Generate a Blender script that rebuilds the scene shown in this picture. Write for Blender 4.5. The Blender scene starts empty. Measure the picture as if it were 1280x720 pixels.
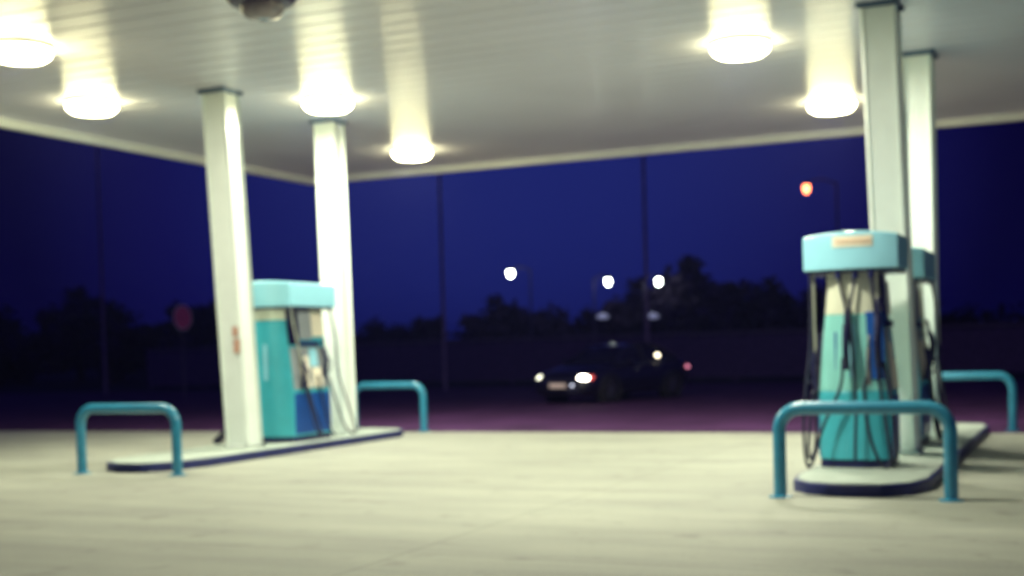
import bpy, math, random
from mathutils import Vector, Matrix
random.seed(7)
S = bpy.context.scene
COL = S.collection

# ------------------------------------------------------------------ materials
def mat(name, col, rough=.5, metal=0., var=.12, nscale=6., bump=0., bscale=40., coat=0., spec=.5, emit=None, estr=0., col2=None, seed=0.):
    m = bpy.data.materials.new(name); m.use_nodes = True
    nt = m.node_tree; b = nt.nodes['Principled BSDF']
    b.inputs['Roughness'].default_value = rough
    b.inputs['Metallic'].default_value = metal
    b.inputs['Coat Weight'].default_value = coat
    b.inputs['Specular IOR Level'].default_value = spec
    tc = nt.nodes.new('ShaderNodeTexCoord'); n = nt.nodes.new('ShaderNodeTexNoise')
    n.inputs['Scale'].default_value = nscale; n.inputs['Detail'].default_value = 6
    mp = nt.nodes.new('ShaderNodeMapping'); mp.inputs['Location'].default_value = (seed, seed*2, 0)
    nt.links.new(tc.outputs['Object'], mp.inputs[0]); nt.links.new(mp.outputs[0], n.inputs['Vector'])
    r = nt.nodes.new('ShaderNodeValToRGB')
    r.color_ramp.elements[0].position = .3; r.color_ramp.elements[1].position = .7
    c0 = col2 if col2 else tuple(c*(1-var) for c in col); c1 = col if col2 else tuple(min(1, c*(1+var)) for c in col)
    r.color_ramp.elements[0].color = (*c0, 1); r.color_ramp.elements[1].color = (*c1, 1)
    nt.links.new(n.outputs['Fac'], r.inputs[0]); nt.links.new(r.outputs[0], b.inputs['Base Color'])
    if bump:
        n2 = nt.nodes.new('ShaderNodeTexNoise'); n2.inputs['Scale'].default_value = bscale; n2.inputs['Detail'].default_value = 4
        bp = nt.nodes.new('ShaderNodeBump'); bp.inputs['Strength'].default_value = bump; bp.inputs['Distance'].default_value = .02
        nt.links.new(tc.outputs['Object'], n2.inputs['Vector']); nt.links.new(n2.outputs['Fac'], bp.inputs['Height'])
        nt.links.new(bp.outputs[0], b.inputs['Normal'])
    if emit:
        b.inputs['Emission Color'].default_value = (*emit, 1); b.inputs['Emission Strength'].default_value = estr
    return m

def ceiling_mat():
    # enamelled steel decking: fine ribs run along X and smear reflections along Y
    m = mat('ceiling_enamel', (.78, .77, .84), rough=.36, var=.04, nscale=.5, spec=.5, coat=.16)
    nt = m.node_tree; b = nt.nodes['Principled BSDF']
    b.inputs['Coat Roughness'].default_value = .13
    tc = nt.nodes.new('ShaderNodeTexCoord'); w = nt.nodes.new('ShaderNodeTexWave')
    w.wave_type = 'BANDS'; w.bands_direction = 'Y'; w.inputs['Scale'].default_value = 8.
    w.inputs['Distortion'].default_value = .4; w.inputs['Detail'].default_value = 1
    bp = nt.nodes.new('ShaderNodeBump'); bp.inputs['Strength'].default_value = .55; bp.inputs['Distance'].default_value = .0035
    nt.links.new(tc.outputs['Object'], w.inputs['Vector']); nt.links.new(w.outputs['Fac'], bp.inputs['Height'])
    nt.links.new(bp.outputs[0], b.inputs['Normal']); nt.links.new(bp.outputs[0], b.inputs['Coat Normal'])
    return m

def concrete_mat():
    m = bpy.data.materials.new('forecourt_concrete'); m.use_nodes = True
    nt = m.node_tree; b = nt.nodes['Principled BSDF']; L = nt.links
    tc = nt.nodes.new('ShaderNodeTexCoord')
    def noise(sc, det=5, vec=None):
        n = nt.nodes.new('ShaderNodeTexNoise'); n.inputs['Scale'].default_value = sc; n.inputs['Detail'].default_value = det
        L.new(vec if vec else tc.outputs['Object'], n.inputs['Vector']); return n.outputs['Fac']
    def ramp(f, p0, c0, p1, c1):
        r = nt.nodes.new('ShaderNodeValToRGB'); e = r.color_ramp.elements
        e[0].position = p0; e[0].color = (*c0, 1); e[1].position = p1; e[1].color = (*c1, 1); L.new(f, r.inputs[0]); return r.outputs[0]
    def mix(mode, fac, a, c):
        x = nt.nodes.new('ShaderNodeMix'); x.data_type = 'RGBA'; x.blend_type = mode; x.inputs[0].default_value = fac
        L.new(a, x.inputs[6]); L.new(c, x.inputs[7]); return x.outputs[2]
    mp = nt.nodes.new('ShaderNodeMapping'); mp.inputs['Scale'].default_value = (.35, 1.6, 1); mp.inputs['Rotation'].default_value = (0, 0, .1)
    L.new(tc.outputs['Object'], mp.inputs[0])
    base = ramp(noise(.35), .32, (.335, .35, .285), .68, (.39, .41, .33))
    drag = ramp(noise(1.2, 6, mp.outputs[0]), .33, (.80, .80, .82), .62, (1, 1, 1))      # tyre-worn drag bands
    spot = ramp(noise(2.6, 3), .28, (.80, .79, .80), .40, (1, 1, 1))                      # old oil spots
    fine = ramp(noise(60, 3), .3, (.88, .88, .88), .7, (1.06, 1.06, 1.06))
    c = mix('MULTIPLY', 1, base, drag); c = mix('MULTIPLY', 1, c, spot); c = mix('MULTIPLY', 1, c, fine)
    # sawn expansion joints every 4.5 m
    br = nt.nodes.new('ShaderNodeTexBrick'); br.offset = 0; br.inputs['Scale'].default_value = 1
    br.inputs['Brick Width'].default_value = 4.6; br.inputs['Row Height'].default_value = 4.1
    br.inputs['Mortar Size'].default_value = .018; br.inputs['Mortar Smooth'].default_value = .3
    br.inputs['Color1'].default_value = br.inputs['Color2'].default_value = (1, 1, 1, 1); br.inputs['Mortar'].default_value = (.80, .80, .80, 1)
    L.new(tc.outputs['Object'], br.inputs['Vector'])
    c = mix('MULTIPLY', 1, c, br.outputs['Color'])
    L.new(c, b.inputs['Base Color'])
    b.inputs['Roughness'].default_value = .72; b.inputs['Specular IOR Level'].default_value = .35
    bp = nt.nodes.new('ShaderNodeBump'); bp.inputs['Strength'].default_value = .25; bp.inputs['Distance'].default_value = .01
    L.new(noise(45), bp.inputs['Height']); L.new(bp.outputs[0], b.inputs['Normal'])
    return m

M = {}
M['concrete'] = concrete_mat()
M['asphalt'] = mat('asphalt', (.060, .020, .075), rough=.85, var=.3, nscale=.8, bump=.5, bscale=60, spec=.2)
M['verge'] = mat('verge_grass', (.03, .035, .03), rough=.95, var=.4, nscale=3, bump=.6, bscale=20, spec=.1)
M['ceiling'] = ceiling_mat()
M['fascia'] = mat('fascia_paint', (.90, .93, .88), rough=.4, var=.06, nscale=2)
M['pillar'] = mat('pillar_paint', (.88, .95, .88), rough=.35, var=.04, nscale=3, coat=.2)
M['collar'] = mat('collar_paint', (.08, .15, .26), rough=.5)
M['kerb'] = mat('kerb_blue_paint', (.012, .018, .12), rough=.5, var=.35, nscale=7, bump=.2)
M['island'] = mat('island_concrete', (.40, .47, .40), rough=.75, var=.14, nscale=3, bump=.3)
M['guard'] = mat('guard_teal_paint', (.03, .26, .40), rough=.32, var=.12, nscale=9, coat=.3)
M['teal'] = mat('pump_teal', (.06, .50, .60), rough=.35, var=.06, nscale=4, coat=.3)
M['aqua'] = mat('pump_pale_aqua', (.28, .72, .66), rough=.35, var=.06, nscale=4, coat=.3)
M['cyan'] = mat('pump_cyan', (.36, .78, .92), rough=.3, var=.05, nscale=3, coat=.4)
M['blue'] = mat('pump_blue', (.012, .085, .36), rough=.35, var=.08, nscale=5, coat=.2)
M['navy'] = mat('pump_navy_trim', (.008, .012, .09), rough=.45, var=.2)
M['pumpwhite'] = mat('pump_white', (.80, .83, .64), rough=.4, var=.05)
M['grey'] = mat('pump_grey', (.32, .36, .38), rough=.4, var=.12, nscale=8)
M['screen'] = mat('dark_glass', (.012, .010, .05), rough=.12, var=.1)
M['cream'] = mat('cream_plate', (.90, .84, .66), rough=.4, var=.06, nscale=9)
M['orange'] = mat('faded_orange', (.85, .60, .40), rough=.5)
M['rubber'] = mat('hose_rubber', (.014, .016, .045), rough=.5, var=.2)
M['palehose'] = mat('pale_hose', (.42, .45, .36), rough=.5, var=.12)
M['nozzle'] = mat('nozzle_grip', (.01, .012, .06), rough=.4)
M['metal'] = mat('dull_metal', (.35, .36, .36), rough=.35, metal=.9)
M['sticker'] = mat('faded_red_sticker', (.62, .36, .26), rough=.5, var=.25, nscale=20)
M['lampbox'] = mat('lamp_housing', (.62, .63, .55), rough=.4)
M['lens'] = mat('lamp_lens', (.9, .9, .8), rough=.3, emit=(1.0, .93, .50), estr=28.)
M['lens_off'] = mat('dome_lens', (.28, .24, .26), rough=.25, coat=.4)
M['dome_body'] = mat('dome_body', (.03, .02, .07), rough=.4)
M['pole'] = mat('dark_pole', (.06, .05, .10), rough=.7)
M['wood'] = mat('utility_wood', (.15, .11, .20), rough=.9, var=.3, nscale=12)
M['white_lamp'] = mat('street_lamp_white', (.8, .8, .8), emit=(.90, 1.0, .86), estr=24.)
M['dim_lamp'] = mat('street_lamp_dim', (.6, .6, .65), emit=(.55, .6, 1.0), estr=.2)
M['red_lamp'] = mat('street_lamp_orange', (.8, .4, .3), emit=(1.0, .20, .07), estr=9.)
M['signred'] = mat('sign_red', (.75, .12, .22), rough=.4, var=.2)
M['signwhite'] = mat('sign_white', (.6, .6, .6), rough=.4)
M['fence'] = mat('fence_timber', (.05, .025, .09), rough=.8, var=.3, nscale=6)
M['fence_rail'] = mat('fence_rail', (.07, .05, .10), rough=.8)
M['bark'] = mat('bark', (.05, .035, .045), rough=.9, var=.3)
M['leaf_a'] = mat('leaves_dark', (.035, .026, .055), rough=.7, var=.5, nscale=1.2, spec=.2)
M['leaf_b'] = mat('leaves_mid', (.04, .032, .06), rough=.7, var=.5, nscale=1.6, spec=.2, seed=3)
M['carpaint'] = mat('car_paint', (.006, .006, .016), rough=.35, coat=.3, var=.05)
M['carglass'] = mat('car_glass', (.01, .01, .02), rough=.05, var=.05)
M['tyre'] = mat('tyre', (.012, .011, .014), rough=.8)
M['rim'] = mat('rim', (.18, .18, .24), rough=.35, metal=.8)
M['chrome'] = mat('chrome', (.45, .5, .48), rough=.2, metal=.9)
M['headlight'] = mat('headlight', (.9, .9, .9), emit=(1.0, .93, .78), estr=14.)
M['headlight_small'] = mat('headlight_far', (.9, .9, .9), emit=(1.0, 1.0, .74), estr=3.)
M['foglight'] = mat('foglight', (.9, .9, .9), emit=(.75, .8, 1.0), estr=2.)
M['indicator'] = mat('indicator', (.8, .1, .1), emit=(1.0, .12, .10), estr=.9)
M['tail'] = mat('tail_light', (.7, .1, .15), emit=(1.0, .3, .45), estr=1.2)
M['plate'] = mat('number_plate', (.62, .5, .45), rough=.5, emit=(1, .75, .6), estr=.15)  # plate is no lamp; faint glow put into its material
M['glint'] = mat('window_glint', (.9, .9, .8), emit=(1.0, .88, .62), estr=5.)

# ------------------------------------------------------------------ mesh builder
class MB:
    def __init__(s): s.v = []; s.f = []; s.mi = []
    def add(s, vs, fs, mi=0):
        o = len(s.v); s.v += [tuple(v) for v in vs]; s.f += [tuple(i+o for i in f) for f in fs]; s.mi += [mi]*len(fs); return s
    def box(s, x0, x1, y0, y1, z0, z1, mi=0):
        vs = [(x, y, z) for x in (x0, x1) for y in (y0, y1) for z in (z0, z1)]
        return s.add(vs, [(0,1,3,2),(4,6,7,5),(0,4,5,1),(2,3,7,6),(0,2,6,4),(1,5,7,3)], mi)
    def prism(s, pts, z0, z1, mi=0):
        n = len(pts); vs = [(x, y, z0) for x, y in pts] + [(x, y, z1) for x, y in pts]
        fs = [tuple(range(n-1, -1, -1)), tuple(range(n, 2*n))] + [(i, (i+1) % n, n+(i+1) % n, n+i) for i in range(n)]
        return s.add(vs, fs, mi)
    def loft(s, rings, mi=0, cap=True):
        n = len(rings[0]); vs = [p for r in rings for p in r]; fs = []
        for k in range(len(rings)-1):
            for i in range(n):
                j = (i+1) % n; fs.append((k*n+i, k*n+j, (k+1)*n+j, (k+1)*n+i))
        if cap: fs += [tuple(range(n-1, -1, -1)), tuple(range((len(rings)-1)*n, len(rings)*n))]
        return s.add(vs, fs, mi)
    def tube(s, pts, r, n=12, mi=0, r1=None):
        pts = [Vector(p) for p in pts]; rings = []
        t = (pts[1]-pts[0]).normalized(); a = Vector((1, 0, 0)) if abs(t.x) < .9 else Vector((0, 1, 0))
        u = t.cross(a).normalized()
        for i, p in enumerate(pts):
            t = (pts[min(i+1, len(pts)-1)]-pts[max(i-1, 0)]).normalized()
            u = (u - t*u.dot(t)).normalized(); w = t.cross(u)
            rr = r if r1 is None else r+(r1-r)*i/(len(pts)-1)
            rings.append([p+u*rr*math.cos(2*math.pi*k/n)+w*rr*math.sin(2*math.pi*k/n) for k in range(n)])
        return s.loft(rings, mi)
    def lathe(s, prof, c=(0, 0, 0), n=20, mi=0, axis='z'):
        rings = []
        for r, h in prof:
            ring = []
            for k in range(n):
                a = 2*math.pi*k/n; q = (r*math.cos(a), r*math.sin(a), h)
                if axis == 'y': q = (q[0], q[2], q[1])
                if axis == 'x': q = (q[2], q[0], q[1])
                ring.append((q[0]+c[0], q[1]+c[1], q[2]+c[2]))
            rings.append(ring)
        return s.loft(rings, mi)
    def build(s, name, mats, parent=None, bevel=0., smooth=False):
        me = bpy.data.meshes.new(name); me.from_pydata(s.v, [], s.f)
        import bmesh
        bm = bmesh.new(); bm.from_mesh(me)
        bmesh.ops.recalc_face_normals(bm, faces=bm.faces); bm.to_mesh(me); bm.free()
        mats = mats if isinstance(mats, (list, tuple)) else [mats]
        for m in mats: me.materials.append(M[m])
        if len(mats) > 1:
            for p, i in zip(me.polygons, s.mi): p.material_index = i
        o = bpy.data.objects.new(name, me); COL.objects.link(o)
        if parent: o.parent = parent
        if bevel:
            b = o.modifiers.new('bevel', 'BEVEL'); b.width = bevel; b.segments = 2; b.limit_method = 'ANGLE'; b.angle_limit = math.radians(35)
            w = o.modifiers.new('wn', 'WEIGHTED_NORMAL'); smooth = True
        if smooth:
            for p in me.polygons: p.use_smooth = True
            if not bevel and hasattr(me, 'set_sharp_from_angle'): me.set_sharp_from_angle(angle=math.radians(40))
        return o

def tag(o, label, cat, group=None):
    o['label'] = label; o['category'] = cat
    if group: o['group'] = group
    return o
def thing(name, loc, label, cat, group=None, rz=0):
    o = bpy.data.objects.new(name, None); COL.objects.link(o); o.location = loc; o.rotation_euler = (0, 0, rz); o.empty_display_size = .2
    return tag(o, label, cat, group)
def copy_tree(o, parent=None):
    c = o.copy(); COL.objects.link(c)
    if parent: c.parent = parent
    for ch in [x for x in o.children]: copy_tree(ch, c)
    return c
def curve(pts, n=8):
    P = [Vector(p) for p in pts]; P = [P[0]*2-P[1]]+P+[P[-1]*2-P[-2]]; out = []
    for i in range(1, len(P)-2):
        for k in range(n):
            t = k/n; a, b, c, d = P[i-1:i+3]
            out.append(.5*((2*b)+(c-a)*t+(2*a-5*b+4*c-d)*t*t+(3*b-a-3*c+d)*t**3))
    out.append(P[-2]); return out

# ------------------------------------------------------------------ setting
def struct(name, o): o['kind'] = 'structure'; return o
g = MB(); g.add([(-900, -300, 0), (900, -300, 0), (900, 1500, 0), (-900, 1500, 0)], [(0, 1, 2, 3)])
struct('ground', g.build('ground', 'verge'))
g = MB(); g.add([(-80, -20, .004), (60, -20, .004), (60, 44, .004), (-80, 44, .004)], [(0, 1, 2, 3)])
struct('parking_lot', g.build('parking_lot', 'asphalt'))
g = MB(); g.box(-34, 16, -12, 20.35, -.1, .012)
struct('forecourt', g.build('forecourt', 'concrete'))

# ------------------------------------------------------------------ canopy
H = 5.33
CX0, CX1, CY0, CY1 = -15.68, 7.5, 2.5, 24.34
can = thing('canopy', (0, 0, H), 'large flat white canopy roof with glossy ribbed ceiling above the pumps', 'canopy')
m = MB(); prof = []; y = CY0
pw = .42
while y < CY1-.01:
    y2 = min(y+pw, CY1)
    prof += [(y, 0), (y2-.035, 0), (y2-.03, .011), (y2-.005, .011)]
    y = y2
prof.append((CY1, 0))
vs = []; fs = []
for (yy, zz) in prof: vs += [(CX0, yy, zz), (CX1, yy, zz)]
for i in range(len(prof)-1): fs.append((2*i, 2*i+1, 2*i+3, 2*i+2))
m.add(vs, fs); n0 = len(prof)
m.box(CX0, CX1, CY0, CY1, .04, .08)
m.build('ceiling', 'ceiling', can)
for nm, bx in (('fascia', (CX0-.14, CX0-.002, CY0-.14, CY1+.14)), ('fascia', (CX1+.002, CX1+.14, CY0-.14, CY1+.14))):
    MB().box(*bx, -.13, .85).build(nm, 'fascia', can, bevel=.008)
for bx in ((CX0, CX1, CY1+.002, CY1+.14), (CX0, CX1, CY0-.14, CY0-.002)):
    MB().box(*bx, -.13, .85).build('fascia', 'fascia', can, bevel=.008)
MB().box(CX0, CX1, CY0, CY1, .78, .84).build('roof_deck', 'grey', can)

# canopy lights: square drop-lens boxes
LP = [(-13.58, 15.14, 'round canopy light out past the leftmost pillar, near the canopy left edge'),
      (-10.54, 16.86, 'round canopy light close above the pump between the two left pillars'),
      (-11.88, 21.97, 'round canopy light nearest the far left corner of the canopy'),
      (-4.09, 16.49, 'round canopy light overhead left of the big right pillar, nearer of the pair there'),
      (-3.81, 21.34, 'round canopy light beside the right pillars close to the far canopy edge'),
      (-11.88, 12.03, 'round canopy light cut by the left edge of the picture, closest overhead'),
      (-4.25, 11.4, 'round canopy light above and out of view, over the near end of the right island')]
def make_light():
    t = thing('canopy_light', (0, 0, 0), '', 'ceiling light', 'canopy ceiling lights')
    MB().lathe([(.02, -.001), (.37, -.001), (.385, -.02), (.375, -.05), (.02, -.05)], n=32).build('housing', 'lampbox', t, smooth=True)
    MB().lathe([(.02, -.0505), (.37, -.0505), (.375, -.09), (.35, -.14), (.29, -.18), (.18, -.20), (.02, -.203)], n=32).build('lens', 'lens', t, smooth=True)
    la = bpy.data.lights.new('lamp', 'AREA'); la.shape = 'DISK'; la.size = .5; la.energy = 215; la.color = (1.0, .985, .82)
    lo = bpy.data.objects.new('lamp', la); COL.objects.link(lo); lo.parent = t; lo.location = (0, 0, -.208)
    return t
l0 = make_light(); fixtures = []
for i, (x, y, lab) in enumerate(LP):
    o = l0 if i == 0 else copy_tree(l0)
    o.location = (x, y, H); o['label'] = lab
    fixtures.append(o)
for i, en in ((0, 75), (5, 115), (6, 250)):          # left lamps turned down, unseen near lamp turned up, to balance the light
    for ch in fixtures[i].children:
        if ch.type == 'LIGHT': ch.data = ch.data.copy(); ch.data.energy = en
t = thing('dome_fixture', (-8.0, 11.55, H), 'unlit dark round ceiling fixture with grey dome at the top edge of the view', 'ceiling fixture')
MB().lathe([(.02, 0), (.37, 0), (.38, -.06), (.33, -.13), (.24, -.15), (.02, -.15)], n=28).build('housing', 'dome_body', t, smooth=True)
MB().lathe([(.02, -.151), (.235, -.151), (.23, -.2), (.18, -.26), (.09, -.295), (.01, -.30)], n=28).build('dome', 'lens_off', t, smooth=True)

# ------------------------------------------------------------------ pillars
def pillar(x, y, lab, leanb, leant, w=.205, sticker=None):
    t = thing('canopy_pillar', (x, y, .13), lab, 'pillar', 'canopy pillars')
    h = H-.13
    def ring(z, w):
        k = z/h; dx = leanb+(leant-leanb)*k; c = .035
        return [(dx+a*w-c*sa, b*w-c*sb, z) for a, b, sa, sb in ((-1,-1,-1,0),(-1,-1,0,-1),(1,-1,0,-1),(1,-1,1,0),(1,1,1,0),(1,1,0,1),(-1,1,0,1),(-1,1,-1,0))]
    MB().loft([ring(0, w), ring(h-.056, w)]).build('shaft', 'pillar', t)
    MB().loft([ring(h-.055, w+.04), ring(h-.002, w+.045)]).build('collar', 'collar', t)
    MB().loft([ring(.0, w+.03), ring(.05, w+.03)]).build('base_plate', 'pillar', t, bevel=.008)
    if sticker:
        for (sx, z0, z1, sw) in sticker:
            k = z1/h; dx = leanb+(leant-leanb)*k
            MB().box(dx+sx-sw, dx+sx+sw, -w-.012, -w-.004, z0, z1).build('sticker', 'sticker', t, bevel=.003)
    return t
XL, XR, Y0, DS = -11.44, -2.14, 15.52, 2.94
pillar(XL, Y0, 'white pillar at the near end of the left island with a faded red sticker, leftmost', .14, -.09, sticker=[(.13, 1.62, 1.76, .05), (.14, 1.38, 1.58, .055)])
pillar(XL, Y0+DS, 'white pillar behind the left pump, second from the left', -.02, -.1, w=.195)
pillar(XR, Y0, 'tallest white pillar right behind the pump with overhead hoses, nearer of the right pair', .09, -.06)
pillar(XR, Y0+DS, 'rightmost white pillar, half hidden behind the nearer right pillar', .02, .02, w=.195)

# ------------------------------------------------------------------ pump islands
def island(x0, x1, ya, yb, near, lab):
    cx = (x0+x1)/2; t = thing('pump_island', (cx, (ya+yb)/2, .012), lab, 'kerbed island', 'raised pump islands')
    my = (ya+yb)/2
    out = [(px-cx, py-my) for px, py in near]
    def inset(pts, d):
        n = len(pts); r = []
        for i in range(n):
            p = Vector((*pts[i], 0)); a = (p-Vector((*pts[i-1], 0))).normalized(); b = (Vector((*pts[(i+1) % n], 0))-p).normalized()
            nrm = (Vector((-a.y, a.x, 0))+Vector((-b.y, b.x, 0))).normalized(); r.append((p.x+nrm.x*d, p.y+nrm.y*d))
        return r
    MB().prism(out, -.01, .112).build('kerb', 'kerb', t, bevel=.012)
    MB().prism(inset(out, .035), .0, .122).build('island_top', 'island', t, bevel=.006)
    return t
def outline(pts_near, x0, x1, yb):
    return pts_near + [(x1, yb-.55), (x1-.1, yb-.2), (x1-.35, yb), (x0+.35, yb), (x0+.1, yb-.2), (x0, yb-.55)]
# counter-clockwise outlines (near end rounded)
island(-12.14, -10.73, 13.0, 19.6, outline([(-12.14, 14.1), (-12.05, 13.6), (-11.82, 13.2), (-11.5, 13.03), (-11.15, 13.06), (-10.88, 13.35), (-10.73, 13.9)], -12.14, -10.73, 19.62),
       'long low concrete island with dark blue kerb under the left pump')
island(-2.74, -1.43, 12.2, 20.8, outline([(-2.74, 13.0), (-2.69, 12.6), (-2.50, 12.32), (-2.15, 12.18), (-1.8, 12.2), (-1.55, 12.42), (-1.43, 12.85)], -2.74, -1.43, 20.95),
       'low concrete island with dark blue rounded kerb under the two right pumps')

# ------------------------------------------------------------------ guard rails
def guard(x, y, w, lab, z=.012, h=.90, r=.062):
    t = thing('guard_hoop', (x+w/2, y, z), lab, 'guard rail', 'teal tube guard hoops')
    R = .21; w2 = w/2; pts = [(-w2, 0, -.02), (-w2, 0, h-R-r)]
    for k in range(1, 9):
        a = math.pi/2*k/8; pts.append((-w2+R-R*math.cos(a), 0, h-R-r+R*math.sin(a)))
    q = [(-px, 0, pz) for px, _, pz in reversed(pts)]
    MB().tube(pts+q, r, 16).build('hoop', 'guard', t, smooth=True)
    for sx in (-w2, w2): MB().lathe([(.02, 0), (r+.05, 0), (r+.05, .012), (r+.012, .02), (.02, .02)], c=(sx, 0, 0), n=16).build('foot_flange', 'guard', t)
    return t
guard(-11.91, 12.85, 1.53, 'teal bent tube guard at the near end of the left island, farthest left')
guard(-2.70, 12.06, 1.53, 'large teal tube guard in front of the right pump, closest to the viewer')
guard(-12.40, 20.43, 1.43, 'small teal tube guard beyond the far end of the left island')
guard(-2.52, 20.89, 1.40, 'teal tube guard at the far end of the right island, farthest right')

# ------------------------------------------------------------------ fuel pumps
def px_at(z):           # half width of the cabinet at height z
    for (z0, w0), (z1, w1) in zip(PROF, PROF[1:]):
        if z0 <= z <= z1: return w0+(w1-w0)*(z-z0)/(z1-z0)
    return PROF[-1][1]
KY = [1.0]
PROF = [(.08, .41), (.78, .41), (1.86, .295), (2.06, .295)]
def slab(sx, z0, z1, y0, y1, t, base=.0):
    y0 *= KY[0]; y1 *= KY[0]
    a, b = px_at(z0)+base, px_at(z1)+base
    vs = []
    for yy in (y0, y1):
        vs += [(sx*a, yy, z0), (sx*(a+t), yy, z0), (sx*(b+t), yy, z1), (sx*b, yy, z1)]
    return MB().add(vs, [(0,1,2,3),(4,7,6,5),(0,4,5,1),(1,5,6,2),(2,6,7,3),(3,7,4,0)])
def nozzle(parent, p, out, along, s=1., mtl='nozzle'):
    # body hanging in its boot: grip, guard loop and spout
    p = Vector(p); o = Vector(out); a = Vector(along)
    def Q(u, v, z): return p+o*u*s+a*v*s+Vector((0, 0, z*s))
    n = MB().tube(curve([Q(.04, 0, .22), Q(.075, 0, .08), Q(.07, 0, -.06), Q(.045, 0, -.2)], 4), .034*s, 8)
    n.tube(curve([Q(.06, 0, .1), Q(.14, 0, .06), Q(.15, 0, -.08), Q(.06, 0, -.16)], 4), .012*s, 6)
    n.tube(curve([Q(.04, 0, .2), Q(.03, .0, .3), Q(-.0, 0, .36)], 4), .02*s, 8)
    return n.build('nozzle', mtl, parent, smooth=True)
def make_pump(name_loc, lab, upper=1.68, end_hoses=False, sign=False, hy=.52, mid=None):
    t = thing('fuel_pump', name_loc, lab, 'fuel pump', 'fuel pumps on the islands')
    K = KY[0] = hy/.52
    def ring(z, w, bow=.10):
        return [(-w, -hy, z), (-w*.45, -hy-bow, z), (w*.45, -hy-bow, z), (w, -hy, z), (w, hy, z), (w*.45, hy+bow, z), (-w*.45, hy+bow, z), (-w, hy, z)]
    MB().loft([ring(0, .40, .08), ring(.085, .40, .08)]).build('plinth', 'navy', t, bevel=.006)
    b = MB(); b.loft([ring(z, w) for z, w in ((.085, .41), (.78, .41), (mid or upper, px_at(mid or upper)))]); b.build('cabinet', 'teal', t, bevel=.012)
    if mid: MB().loft([ring(mid+.002, px_at(mid)-.002, .098), ring(upper, px_at(upper)-.002, .098)]).build('middle_cabinet', 'aqua', t, bevel=.008)
    u = px_at(upper)-.004
    rr = [ring(upper+.002, u, .096)] + ([ring(1.86, .291, .096)] if upper < 1.8 else []) + [ring(2.058, .291, .096)]
    MB().loft(rr).build('upper_cabinet', 'pumpwhite', t, bevel=.01)
    # narrow light trim strip and vents on the near end
    MB().box(-.035, .035, -hy-.118, -hy-.104, .95, 1.5).build('end_trim', 'cyan', t)
    # topper: curved-ended box with arched top
    tw, tl = (.535 if end_hoses else .49), .12+hy; pl = []
    for k in range(25):
        a = math.pi+math.pi*k/24; pl.append((math.cos(a), math.sin(a)))
    sh = []
    n = 9
    for i in range(n): f = -1+2*i/(n-1); sh.append((f*tw, -tl-.10*(1-f*f)))
    for i in range(n): f = 1-2*i/(n-1); sh.append((f*tw, tl+.10*(1-f*f)))
    def tr(z, s, arch=0): return [(x*s, y*s, z+arch*(1-(x/tw)**2)) for x, y in sh]
    MB().loft([tr(2.06, .985), tr(2.075, 1.0), tr(2.40, 1.0, .03), tr(2.415, .98, .035)]).build('topper', 'cyan', t, bevel=.01, smooth=True)
    MB().loft([tr(2.03, .93), tr(2.0595, .95)]).build('topper_soffit', 'navy', t)
    if sign:
        vs = []; k = 10; x0, x1 = -.18, .27
        for i in range(k+1):
            x = x0+(x1-x0)*i/k; yy = -tl-.10*(1-(x/tw)**2)-.006
            for z in (2.29, 2.405): vs.append((x, yy, z))
        sg = MB().add(vs, [(2*i, 2*i+2, 2*i+3, 2*i+1) for i in range(k)]).build('sign_plate', 'cream', t)
        so = sg.modifiers.new('s', 'SOLIDIFY'); so.thickness = .006; so.offset = -1
        bb = MB()
        for i in range(9):
            x = -.13+i*.043; yy = -tl-.10*(1-(x/tw)**2)-.016
            bb.box(x, x+.026, yy, yy+.008, 2.335, 2.365)
        bb.build('sign_stripe', 'orange', t)
    for sx in (1, -1):
        slab(sx, .12, .74, -.49, .49, .012, .001).build('lower_panel', 'blue', t, bevel=.003)
        slab(sx, .80, 1.44, -.49, .49, .010, .001).build('nozzle_panel', 'grey', t, bevel=.003)
        slab(sx, .82, 1.30, -.28, -.04, .02, .012).build('nozzle_boot', 'cream', t, bevel=.006)
        slab(sx, .82, 1.12, .04, .28, .02, .012).build('nozzle_boot', 'cream', t, bevel=.006)
        slab(sx, 1.14, 1.42, .0, .22, .012, .012).build('grade_panel', 'cyan', t, bevel=.004)
        slab(sx, 1.48, 2.02, -.50, -.22, .02, .001).build('display', 'screen', t, bevel=.004)
        slab(sx, 1.56, 2.02, -.2, .14, .02, .001).build('keypad', 'grey', t, bevel=.004)
        slab(sx, 1.60, 1.95, .16, .48, .025, .001).build('card_reader', 'cream', t, bevel=.004)
        slab(sx, 1.46, 1.53, -.3, .3, .05, .001).build('ledge', 'navy', t, bevel=.004)
        if end_hoses and sx > 0: continue
        for (yy, z) in ((-.30, 1.02), (.34, 1.18)):
            nozzle(t, (sx*(px_at(z)+.02), yy*K, z), (sx, 0, 0), (0, 1, 0), 1.05)
        # overhead hoses: from the soffit, down to a low loop and back up to the nozzle
        ky = lambda ps: [(a, b*K, c) for a, b, c in ps]
        h1 = curve(ky([(sx*.44, -.56, 2.04), (sx*.445, -.5, 1.75), (sx*.46, -.33, 1.2)]), 6)
        MB().tube(h1, .017, 8).build('hose', 'palehose', t, smooth=True)
        h1b = curve(ky([(sx*.46, -.33, 1.2), (sx*.48, -.2, .75), (sx*.52, .0, .22), (sx*.58, -.02, .06), (sx*.58, -.2, .22), (sx*.5, -.30, .8)]), 7)
        MB().tube(h1b, .019, 8).build('hose', 'rubber', t, smooth=True)
        if end_hoses: continue
        h2 = curve(ky([(sx*.45, .5, 2.04), (sx*.5, .56, 1.6), (sx*.52, .60, 1.0), (sx*.60, .9, .2), (sx*.6, .84, .05), (sx*.57, .6, .25), (sx*.48, .36, .98)]), 7)
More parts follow.
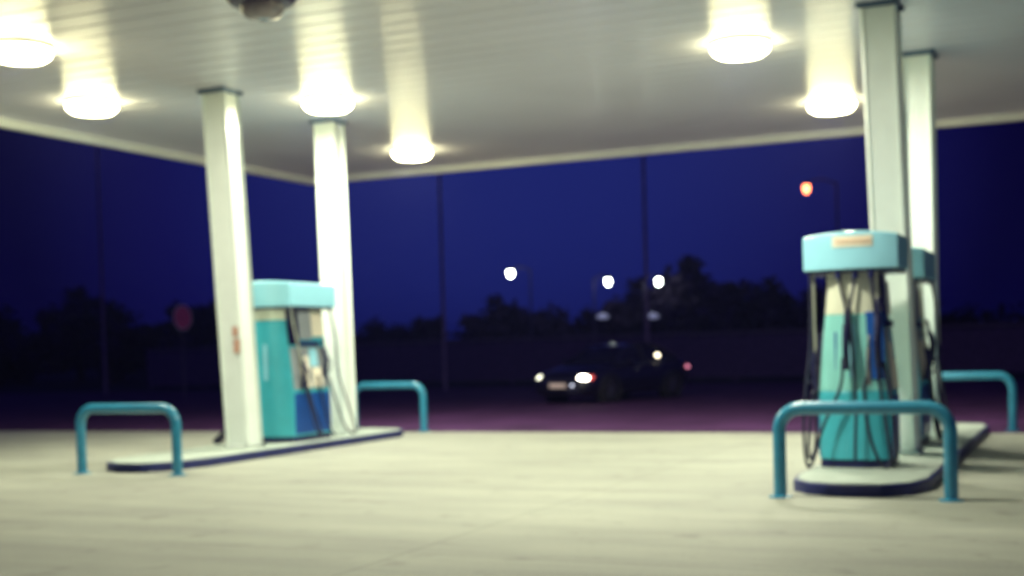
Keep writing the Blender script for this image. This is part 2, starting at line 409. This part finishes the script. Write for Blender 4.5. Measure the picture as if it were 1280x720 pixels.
        MB().tube(h2, .015, 8).build('hose', 'rubber', t, smooth=True)
        h3 = curve(ky([(sx*.46, .10, 1.0), (sx*.47, .16, .75), (sx*.5, .32, .2), (sx*.55, .4, .05)]), 6)
        MB().tube(h3, .017, 8).build('hose', 'rubber', t, smooth=True)
        MB().lathe([(.01, 2.0), (.035, 2.0), (.035, 2.05), (.01, 2.05)], c=(sx*.44, -.56*K, 0), n=10).build('hose_outlet', 'metal', t)
        MB().lathe([(.01, 2.0), (.035, 2.0), (.035, 2.05), (.01, 2.05)], c=(sx*.45, .5*K, 0), n=10).build('hose_outlet', 'metal', t)
    if end_hoses:
        ye = -hy-.15
        def hose(pts, r=.018, mt='rubber'): MB().tube(curve(pts, 7), r, 8).build('hose', mt, t, smooth=True)
        hose([(-.13, ye, 2.04), (-.10, ye, 1.85), (-.03, ye-.02, 1.55), (-.04, ye-.03, 1.2)], .018)
        hose([(.06, ye, 2.04), (.04, ye, 1.88), (-.01, ye-.02, 1.6), (.02, ye-.04, 1.2), (.05, ye-.05, .7), (.03, ye-.05, .1)], .018)
        hose([(.24, ye, 2.04), (.25, ye, 1.85), (.30, ye-.02, 1.4)], .020)
        nozzle(t, (-.05, ye+.02, 1.25), (0, -1, 0), (1, 0, 0), 1.1)
        nozzle(t, (.31, ye+.02, 1.30), (0, -1, 0), (1, 0, 0), 1.25)
        nozzle(t, (.20, ye+.02, 1.05), (0, -1, 0), (1, 0, 0), .9, 'metal')
        hose([(-.09, ye-.03, 1.15), (-.12, ye-.05, .85), (-.32, ye-.05, .45), (-.46, ye-.04, .06), (-.53, ye-.04, .07), (-.55, ye-.04, .45), (-.52, ye, .9), (-.47, ye+.04, 1.35), (-.46, ye+.06, 2.04)], .018)
        hose([(.30, ye-.05, 1.1), (.33, ye-.05, .8), (.40, ye-.05, .35), (.42, ye-.05, .07), (.32, ye-.06, .06), (.2, ye-.06, .35), (.15, ye-.06, .8), (.2, ye-.03, 1.0)], .019)
        hose([(.36, ye-.03, 1.1), (.44, ye-.03, .7), (.49, ye-.03, .2), (.42, ye, .06)], .022)
        MB().box(-.20, -.07, ye+.06, ye+.08, .92, 1.42).build('nozzle_boot', 'blue', t, bevel=.01)
        MB().box(.14, .36, ye+.06, ye+.08, .92, 1.62).build('nozzle_boot', 'blue', t, bevel=.01)
        for x in (-.13, .06, .24): MB().lathe([(.01, 1.97), (.034, 1.97), (.034, 2.05), (.01, 2.05)], c=(x, ye, 0), n=10).build('hose_outlet', 'navy', t)
    return t
pL = make_pump((XL, 16.93, .134), 'teal fuel pump with blue lower panel between the two left pillars', upper=1.86)
pB = copy_tree(pL); pB.location = (XR-.2, 16.93, .134)
pB['label'] = 'fuel pump squeezed between the two right pillars, mostly hidden behind the nearer one'
MB().tube(curve([(-.46, -.3, .95), (-.66, -.42, .5), (-.98, -.5, .10), (-1.06, -.55, .02), (-.88, -.62, .03), (-.78, -.5, .25), (-.66, -.4, .7)], 6), .03, 8).build('hose', 'rubber', pL, smooth=True)
pA = make_pump((-2.28, 14.03, .134), 'fuel pump with cyan topper and hoses hanging down its end, behind the near teal guard', upper=1.60, end_hoses=True, sign=True, hy=.28, mid=.80); pA.scale = (.9, 1, 1)

# ------------------------------------------------------------------ car
def make_car():
    t = thing('parked_car', (-11.56, 32.23, .004), 'dark sedan with lit headlights standing on the dark lot beyond the forecourt', 'car', rz=math.radians(-106.7))
    t.scale = (1.04,)*3
    # sections: x, half width, bottom z, shoulder z (belt), hood/top z
    secs = [(2.30, .60, .28, .52, .60), (2.22, .76, .22, .58, .68), (2.0, .86, .20, .66, .78), (1.5, .90, .20, .74, .88), (.95, .91, .20, .80, .96), (.3, .91, .20, .82, .97),
            (-.6, .91, .20, .83, .98), (-1.35, .90, .20, .85, 1.0), (-1.9, .87, .22, .84, 1.0), (-2.2, .78, .28, .76, .96), (-2.28, .68, .36, .66, .86)]
    rings = []
    for x, w, zb, zs, zt in secs:
        half = [(w*.80, zb), (w*.97, zb+.08), (w, (zb+zs)/2), (w*.985, zs-.04), (w*.93, zs+(zt-zs)*.5), (w*.75, zt-.015), (w*.35, zt)]
        rings.append([(x, y, z) for y, z in half]+[(x, -y, z) for y, z in reversed(half)])
    body = MB().loft(rings).build('body', 'carpaint', t, smooth=True)
    # wheel arches as dark recess rings
    g = [(1.05, .78, .93), (.30, .62, 1.36), (-.2, .60, 1.42), (-.75, .60, 1.40), (-1.25, .62, 1.27), (-1.78, .74, .97)]
    gr = []
    for x, w, zt in g:
        zb = .90; gr.append([(x, .80, zb), (x, w+(.80-w)*.3 if zt > 1 else .79, zb+(zt-zb)*.6), (x, w, zt-.03), (x, w*.6, zt), (x, -w*.6, zt), (x, -w, zt-.03), (x, -(w+(.80-w)*.3 if zt > 1 else .79), zb+(zt-zb)*.6), (x, -.80, zb)])
    MB().loft(gr).build('cabin_glass', 'carglass', t, smooth=True)
    r = MB()
    for s in (1, -1):
        r.tube(curve([(1.07, s*.76, .95), (.32, s*.62, 1.37), (-.2, s*.60, 1.43), (-.75, s*.60, 1.41), (-1.25, s*.62, 1.28), (-1.8, s*.74, .99)], 5), .026, 6)
        r.tube([(-.30, s*.79, .95), (-.24, s*.62, 1.40)], .03, 6)
    r.build('roof_pillar', 'carpaint', t, smooth=True)
    rf = [[(x, y, z+.012-.03*(y/.6)**2) for y in (-.6, -.3, 0, .3, .6)] + [(x, y, z-.02) for y in (.6, 0, -.6)] for x, z in ((.28, 1.37), (-.2, 1.43), (-.75, 1.41), (-1.2, 1.29))]
    MB().loft(rf).build('roof', 'carpaint', t, smooth=True)
    tr = MB()
    for s in (1, -1): tr.tube(curve([(.95, s*.905, .93), (.0, s*.905, .95), (-1.3, s*.89, .98)], 5), .014, 6).tube(curve([(.98, s*.80, .95), (.30, s*.665, 1.33), (-.2, s*.645, 1.39), (-.75, s*.645, 1.37), (-1.2, s*.66, 1.25), (-1.6, s*.75, 1.02)], 5), .012, 6)
    tr.build('window_trim', 'chrome', t)
    for x in (1.36, -1.30):
        for s in (1, -1):
            y = s*.80
            w = MB().lathe([(.20, -.1), (.29, -.11), (.325, -.09), (.335, 0), (.325, .09), (.29, .11), (.20, .1)], c=(x, y, .335), n=28, axis='y').build('wheel', 'tyre', t, smooth=True)
            q = MB().lathe([(.02, .085*s), (.21, .085*s), (.21, .06*s), (.02, .06*s)], c=(x, y, .335), n=28, axis='y')
            for k in range(5):
                a = 2*math.pi*k/5+.3
                q.tube([(x, y+s*.10, .335), (x+.19*math.cos(a), y+s*.105, .335+.19*math.sin(a))], .022, 6)
            q.build('rim', 'rim', w)
            MB().lathe([(.385, -.12), (.40, .125), (.375, .125), (.36, -.12)], c=(x, y+s*.0, .335), n=28, axis='y').build('wheel_arch', 'tyre', t)
    def lamp(nm, mt, x, y, z, sx, sy, sz, lab=None):
        o = MB().lathe([(.05, -1), (.6, -.8), (1, 0), (.6, .8), (.05, 1)], n=14)
        o.v = [(x+a*sx, y+b*sy, z+c*sz) for a, b, c in o.v]
        o = o.build(nm, mt, t, smooth=True)
        if lab: o['label'] = lab
    lamp('headlight', 'headlight', 2.14, .66, .63, .14, .17, .075, 'brighter headlight with a red edge')
    lamp('headlight', 'headlight_small', 2.15, -.64, .63, .12, .10, .075, 'small headlight on the far side')
    lamp('indicator', 'indicator', 2.03, .83, .64, .09, .04, .055)
    lamp('fog_light', 'foglight', 2.26, .44, .46, .06, .06, .05)
    lamp('tail_light', 'tail', -2.2, .74, .78, .07, .09, .05)
    lamp('tail_light', 'tail', -2.2, -.74, .78, .07, .09, .05)
    lamp('window_glint', 'glint', -.92, .70, 1.10, .10, .04, .055)  # glowing spot standing in for a bright reflection in the rear side window
    MB().box(2.305, 2.325, -.25, .25, .40, .51).build('number_plate', 'plate', t, bevel=.004)
    gq = MB().box(2.27, 2.30, -.42, .42, .53, .60)
    for z in (.30, .34, .38): gq.box(2.26, 2.315, .28, .62, z, z+.02)
    gq.build('grille', 'chrome', t)
    for s in (1, -1):
        mm = MB().lathe([(.02, -.09), (.08, -.06), (.09, 0), (.08, .06), (.02, .09)], c=(.72, s*.99, 1.0), n=12, axis='y')
        mm.tube([(.72, s*.84, .95), (.72, s*.94, .98)], .02, 6); mm.build('mirror', 'carpaint', t, smooth=True)
        dh = MB().tube([(.35, s*.925, .80), (.17, s*.925, .80)], .014, 6).tube([(-.62, s*.92, .81), (-.80, s*.92, .81)], .014, 6); dh.build('door_handle', 'chrome', t)
    return t
make_car()

# ------------------------------------------------------------------ street lamps, poles, sign
def street_lamp(x, y, z, lab, mt, arm=(-.9, 0), low=None, r=.17):
    r *= .68
    t = thing('street_lamp', (x-arm[0], y-arm[1], 0), lab, 'street lamp', 'street lamps in the distance')
    MB().tube([(0, 0, 0), (0, 0, z*.5), (0, 0, z+.1)], .06, 10, r1=.04).build('pole', 'pole', t, smooth=True)
    MB().tube(curve([(0, 0, z+.02), (arm[0]*.5, arm[1]*.5, z+.22), (arm[0], arm[1], z+.16)], 5), .035, 8).build('arm', 'pole', t, smooth=True)
    MB().lathe([(.03, .17), (.12, .16), (r*1.15, .07), (r*1.2, .05), (.03, .05)], c=(arm[0], arm[1], z), n=16).build('lamp_head', 'pole', t, smooth=True)
    MB().lathe([(.02, .05), (r, .05), (r*1.05, -.06), (r*.9, -.16), (r*.5, -.23), (.02, -.25)], c=(arm[0], arm[1], z), n=16).build('lamp_glass', mt, t, smooth=True)
    if low:
        MB().lathe([(.02, .12), (.12, .1), (.28, .0), (.27, -.08), (.12, -.13), (.02, -.13)], c=(arm[0]*.6, -.05, low), n=16).build('lower_lamp', 'dim_lamp', t, smooth=True)
        MB().tube([(0, 0, low+.1), (arm[0]*.6, -.05, low+.13)], .03, 8).build('lower_arm', 'pole', t)
    return t
street_lamp(-24.73, 55, 4.96, 'white street lamp standing alone left of the car, above dark trees', 'white_lamp', arm=(-1.0, 0), r=.2)
street_lamp(-19.91, 55, 4.36, 'left one of the two matching white street lamps above the car', 'white_lamp', arm=(.7, 0), low=2.75, r=.16)
street_lamp(-17.54, 55, 4.26, 'right one of the two matching white street lamps above the car', 'white_lamp', arm=(.7, 0), low=2.68, r=.16)
street_lamp(-9.15, 46, 6.84, 'tall orange street lamp glowing left of the right pillars', 'red_lamp', arm=(-1.05, 0), r=.17)

def pole(x, y, h, lab):
    t = thing('utility_pole', (x, y, 0), lab, 'utility pole', 'utility poles')
    MB().tube([(0, 0, 0), (0, 0, h/2), (0, 0, h)], .065, 12, r1=.055).build('pole', 'wood', t, smooth=True)
    MB().box(-1.1, 1.1, -.16, -.06, h-.7, h-.58).build('crossarm', 'wood', t, bevel=.01)
    for xx in (-1.0, -.5, .5, 1.0): MB().lathe([(.02, 0), (.045, .02), (.03, .08), (.05, .1), (.02, .14)], c=(xx, -.11, h-.58), n=10).build('insulator', 'grey', t)
    return t
pole(-13.5, 41, 12.5, 'dark tall utility pole rising behind the car between the street lamps')
pole(-21.1, 41, 12.5, 'dark utility pole just right of the second left pillar')
pole(-36.6, 41, 12.5, 'dark utility pole left of the leftmost pillar')

t = thing('octagonal_sign', (-28.64, 36, 0), 'dim red octagonal road sign in the dark left of the leftmost pillar', 'road sign', rz=math.radians(84))
MB().tube([(0, .03, 0), (0, .03, 3.2)], .035, 8).build('post', 'pole', t, smooth=True)
def octo(r, sx=1): return [(r*sx*math.cos(math.pi/8+k*math.pi/4), r*math.sin(math.pi/8+k*math.pi/4)) for k in range(8)]
for nm, r, mt, y0, y1 in (('sign_border', .47, 'signwhite', -.012, 0), ('sign_face', .42, 'signred', -.018, -.0125)):
    pts = octo(r); n = 8
    MB().add([(x, y0, z+2.8) for x, z in pts]+[(x, y1, z+2.8) for x, z in pts], [tuple(range(8)), tuple(range(15, 7, -1))]+[(i, (i+1) % 8, 8+(i+1) % 8, 8+i) for i in range(8)]).build(nm, mt, t)

# fence along the back of the lot
t = thing('rail_fence', (-18, 46.5, 0), 'low dark timber fence with pale top rail running behind the car', 'fence')
for i in range(15):
    x = -21+i*3
    MB().box(x-.06, x+.06, .04, .16, 0, 1.80).build('fence_post', 'fence', t)
MB().box(-21.1, 21.1, -.02, .035, 1.72, 1.84).build('top_rail', 'fence_rail', t)
MB().box(-21.1, 21.1, -.0, .03, .15, 1.66).build('board_panel', 'fence', t)

# ------------------------------------------------------------------ trees
def leaf_mesh(seed, n, lobes, leaf=.16):
    rnd = random.Random(seed); m = MB()
    cl = []
    for (cx, cy, cz, r) in lobes:
        for k in range(10):
            d = Vector((rnd.gauss(0, 1), rnd.gauss(0, 1), rnd.gauss(0, 1))).normalized()*r*rnd.uniform(.25, .85)
            cl.append((Vector((cx, cy, cz))+d, r*rnd.uniform(.3, .5)))
    vs = []; fs = []
    for i in range(n):
        c, r = rnd.choice(cl)
        d = Vector((rnd.gauss(0, 1), rnd.gauss(0, 1), rnd.gauss(0, .8)))
        p = c+d*r*.55
        a = Vector((rnd.gauss(0, 1), rnd.gauss(0, 1), rnd.gauss(0, 1))).normalized(); b = a.orthogonal().normalized()
        s = leaf*rnd.uniform(.6, 1.5); a *= s; b *= s*.6
        o = len(vs); vs += [p-a, p+b, p+a, p-b]; fs.append((o, o+1, o+2, o+3))
    m.add(vs, fs); return m
def make_tree(seed, kind, mt, lobes, n):
    t = thing('broadleaf_tree', (0, 0, 0), '', 'tree', 'dark trees beyond the fence')
    tr = MB().tube(curve([(0, 0, 0), (.06, .02, .9), (-.03, 0, 1.8), (.02, .0, 2.6)], 4), .17, 10, r1=.07)
    rnd = random.Random(seed)
    for (cx, cy, cz, r) in lobes:
        tr.tube(curve([(0, 0, 1.2+rnd.random()), (cx*.5, cy*.5, cz*.75), (cx, cy, cz)], 3), .06, 6, r1=.02)
    tr.build('trunk', 'bark', t, smooth=True)
    leaf_mesh(seed, n, lobes).build('crown', mt, t)
    return t
protos = [make_tree(1, 0, 'leaf_a', [(0, 0, 3.4, 1.1), (.9, .2, 2.7, .9), (-.9, -.1, 2.8, .9), (.1, .8, 2.4, .9), (-.2, -.8, 2.2, .9), (1.2, -.4, 1.7, .8), (-1.2, .3, 1.7, .8), (0, 0, 1.3, 1.0)], 5200),
          make_tree(2, 1, 'leaf_b', [(.3, 0, 3.6, .8), (-.5, .2, 3.0, .9), (.8, -.2, 2.5, .9), (-1.0, 0, 2.0, .8), (.2, .6, 1.8, 1.0), (1.1, .2, 1.4, .8), (-.3, -.5, 1.1, 1.0)], 4600),
          make_tree(3, 2, 'leaf_a', [(0, 0, 3.0, 1.3), (1.2, 0, 2.5, 1.1), (-1.3, .1, 2.4, 1.1), (.5, .7, 2.0, 1.2), (-.6, -.6, 1.7, 1.2), (1.6, -.2, 1.4, .9), (-1.7, .2, 1.3, .9)], 5600)]
# x, y, top height, width factor, prototype, label
TR = [(-60, 57, 5.6, 1.5, 2, 'dark bushy tree at the far left edge of the view'),
      (-55.5, 60, 6.2, 1.3, 0, 'tall dark tree second from the left edge, behind the near guard'),
      (-50.5, 57, 5.0, 1.5, 2, 'broad dark tree just left of the red octagonal sign'),
      (-46, 59, 5.3, 1.2, 1, 'dark tree right behind the red octagonal sign'),
      (-41.5, 57, 4.6, 1.4, 2, 'low wide dark tree behind the leftmost pillar'),
      (-37.5, 58, 4.3, 1.2, 0, 'dark tree seen between the two left pillars above the pump'),
      (-33.5, 58, 3.5, 1.4, 2, 'low spreading tree directly right of the second left pillar'),
      (-30.2, 57, 3.7, 1.0, 1, 'small dark tree beside the left utility pole'),
      (-27.0, 58, 4.35, 1.2, 0, 'rounded dark tree under the lone white street lamp'),
      (-24.2, 58, 3.9, 1.1, 2, 'flat-topped dark tree between the lone lamp and the lamp pair'),
      (-21.9, 59, 3.9, .9, 1, 'narrow dark tree left of the matching lamp pair'),
      (-19.5, 58, 4.9, 1.2, 0, 'dark tree between the two matching white lamps'),
      (-16.4, 57, 5.7, 1.35, 0, 'tallest round dark tree, right of the lamp pair'),
      (-13.2, 58, 4.9, 1.1, 2, 'dark tree below the orange street lamp'),
      (-10.6, 58, 4.6, 1.1, 1, 'dark tree directly left of the right pump topper'),
      (-7.8, 58, 3.9, 1.2, 2, 'dark tree hidden partly by the right pump and pillars'),
      (-4.8, 57, 3.0, 1.4, 2, 'low dark tree just right of the rightmost pillar'),
      (-1.6, 58, 3.1, 1.3, 0, 'low dark tree at the far right edge of the view')]
used = set()
for x, y, h, wf, k, lab in TR:
    o = protos[k] if k not in used else copy_tree(protos[k]); used.add(k)
    o.location = (x, y, 0); hs = .94*h/(4.6, 4.5, 4.4)[k]
    o.scale = (hs*wf, hs*wf, hs); o.rotation_euler = (0, 0, random.uniform(0, 6)); o['label'] = lab
# undergrowth between the trunks
m = leaf_mesh(11, 9000, [(-62+i*3.2, 61+(i % 3)*.8, 1.1+.5*(i % 2), 1.6) for i in range(21)], leaf=.24)
o = m.build('undergrowth', 'leaf_b'); o['kind'] = 'stuff'; o['label'] = 'dark undergrowth filling the gap behind the trees'; o['category'] = 'undergrowth'

# thin blue-tinted volume, added to stand in for lens bloom and lifted blacks
hz = bpy.data.materials.new('bloom_haze'); hz.use_nodes = True; hn = hz.node_tree
hn.nodes.remove(hn.nodes['Principled BSDF']); pv = hn.nodes.new('ShaderNodeVolumePrincipled')
pv.inputs['Density'].default_value = 0.0007; pv.inputs['Anisotropy'].default_value = .75; pv.inputs['Color'].default_value = (.30, .34, 1.0, 1)
hn.links.new(pv.outputs[0], hn.nodes['Material Output'].inputs['Volume']); M['bloom_haze'] = hz
o = MB().box(-950, 950, -350, 1550, -1.2, 16).build('bloom_haze', 'bloom_haze'); o['kind'] = 'stuff'

# ------------------------------------------------------------------ world: deep blue dusk, brighter low ahead
w = bpy.data.worlds.new('World'); S.world = w; w.use_nodes = True; nt = w.node_tree; L = nt.links
bg = nt.nodes['Background']; tc = nt.nodes.new('ShaderNodeTexCoord')
dp = nt.nodes.new('ShaderNodeVectorMath'); dp.operation = 'DOT_PRODUCT'
az, el = -.42, .15
dp.inputs[1].default_value = (math.sin(az)*math.cos(el), math.cos(az)*math.cos(el), math.sin(el))
L.new(tc.outputs['Generated'], dp.inputs[0])
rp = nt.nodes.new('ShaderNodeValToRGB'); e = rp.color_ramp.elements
e[0].position = .0; e[0].color = (.020, .009, .16, 1)  # unseen sky behind the camera, brightened to light the tree fronts
e[1].position = 1.0; e[1].color = (.0100, .0170, .160, 1)
for p, c in ((.55, (.0016, .0010, .022)), (.80, (.0014, .0008, .020)), (.935, (.0017, .0009, .028)), (.965, (.0046, .0042, .078))):
    q = rp.color_ramp.elements.new(p); q.color = (*c, 1)
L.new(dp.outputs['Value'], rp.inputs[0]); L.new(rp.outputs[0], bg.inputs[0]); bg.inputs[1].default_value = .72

# ------------------------------------------------------------------ camera
f, yaw, pit, roll, cy = 1612.85, -.42372, -.02998, -.027685, 481.14
fw = Vector((math.sin(yaw)*math.cos(pit), math.cos(yaw)*math.cos(pit), math.sin(pit)))
r0 = Vector((math.cos(yaw), -math.sin(yaw), 0)); u0 = r0.cross(fw)
r = math.cos(roll)*r0+math.sin(roll)*u0; u = -math.sin(roll)*r0+math.cos(roll)*u0
cd = bpy.data.cameras.new('camera'); cam = bpy.data.objects.new('camera', cd); COL.objects.link(cam); S.camera = cam
cam.matrix_world = Matrix(((r.x, u.x, -fw.x, 0), (r.y, u.y, -fw.y, 0), (r.z, u.z, -fw.z, 1.5), (0, 0, 0, 1)))
cd.sensor_width = 36; cd.lens = f/1280*36; cd.shift_y = (cy-360)/1280; cd.clip_end = 3000; cd.clip_start = .05
cd.dof.use_dof = True; cd.dof.focus_distance = 4.0; cd.dof.aperture_fstop = 1.8

S.view_settings.view_transform = 'Standard'; S.view_settings.look = 'None'; S.view_settings.exposure = 0.3; S.view_settings.gamma = 1
S.render.engine = 'CYCLES'; S.cycles.use_denoising = True; S.cycles.sample_clamp_indirect = 6; S.cycles.max_bounces = 6; S.cycles.caustics_reflective = True
S.render.resolution_x = 1024; S.render.resolution_y = 576
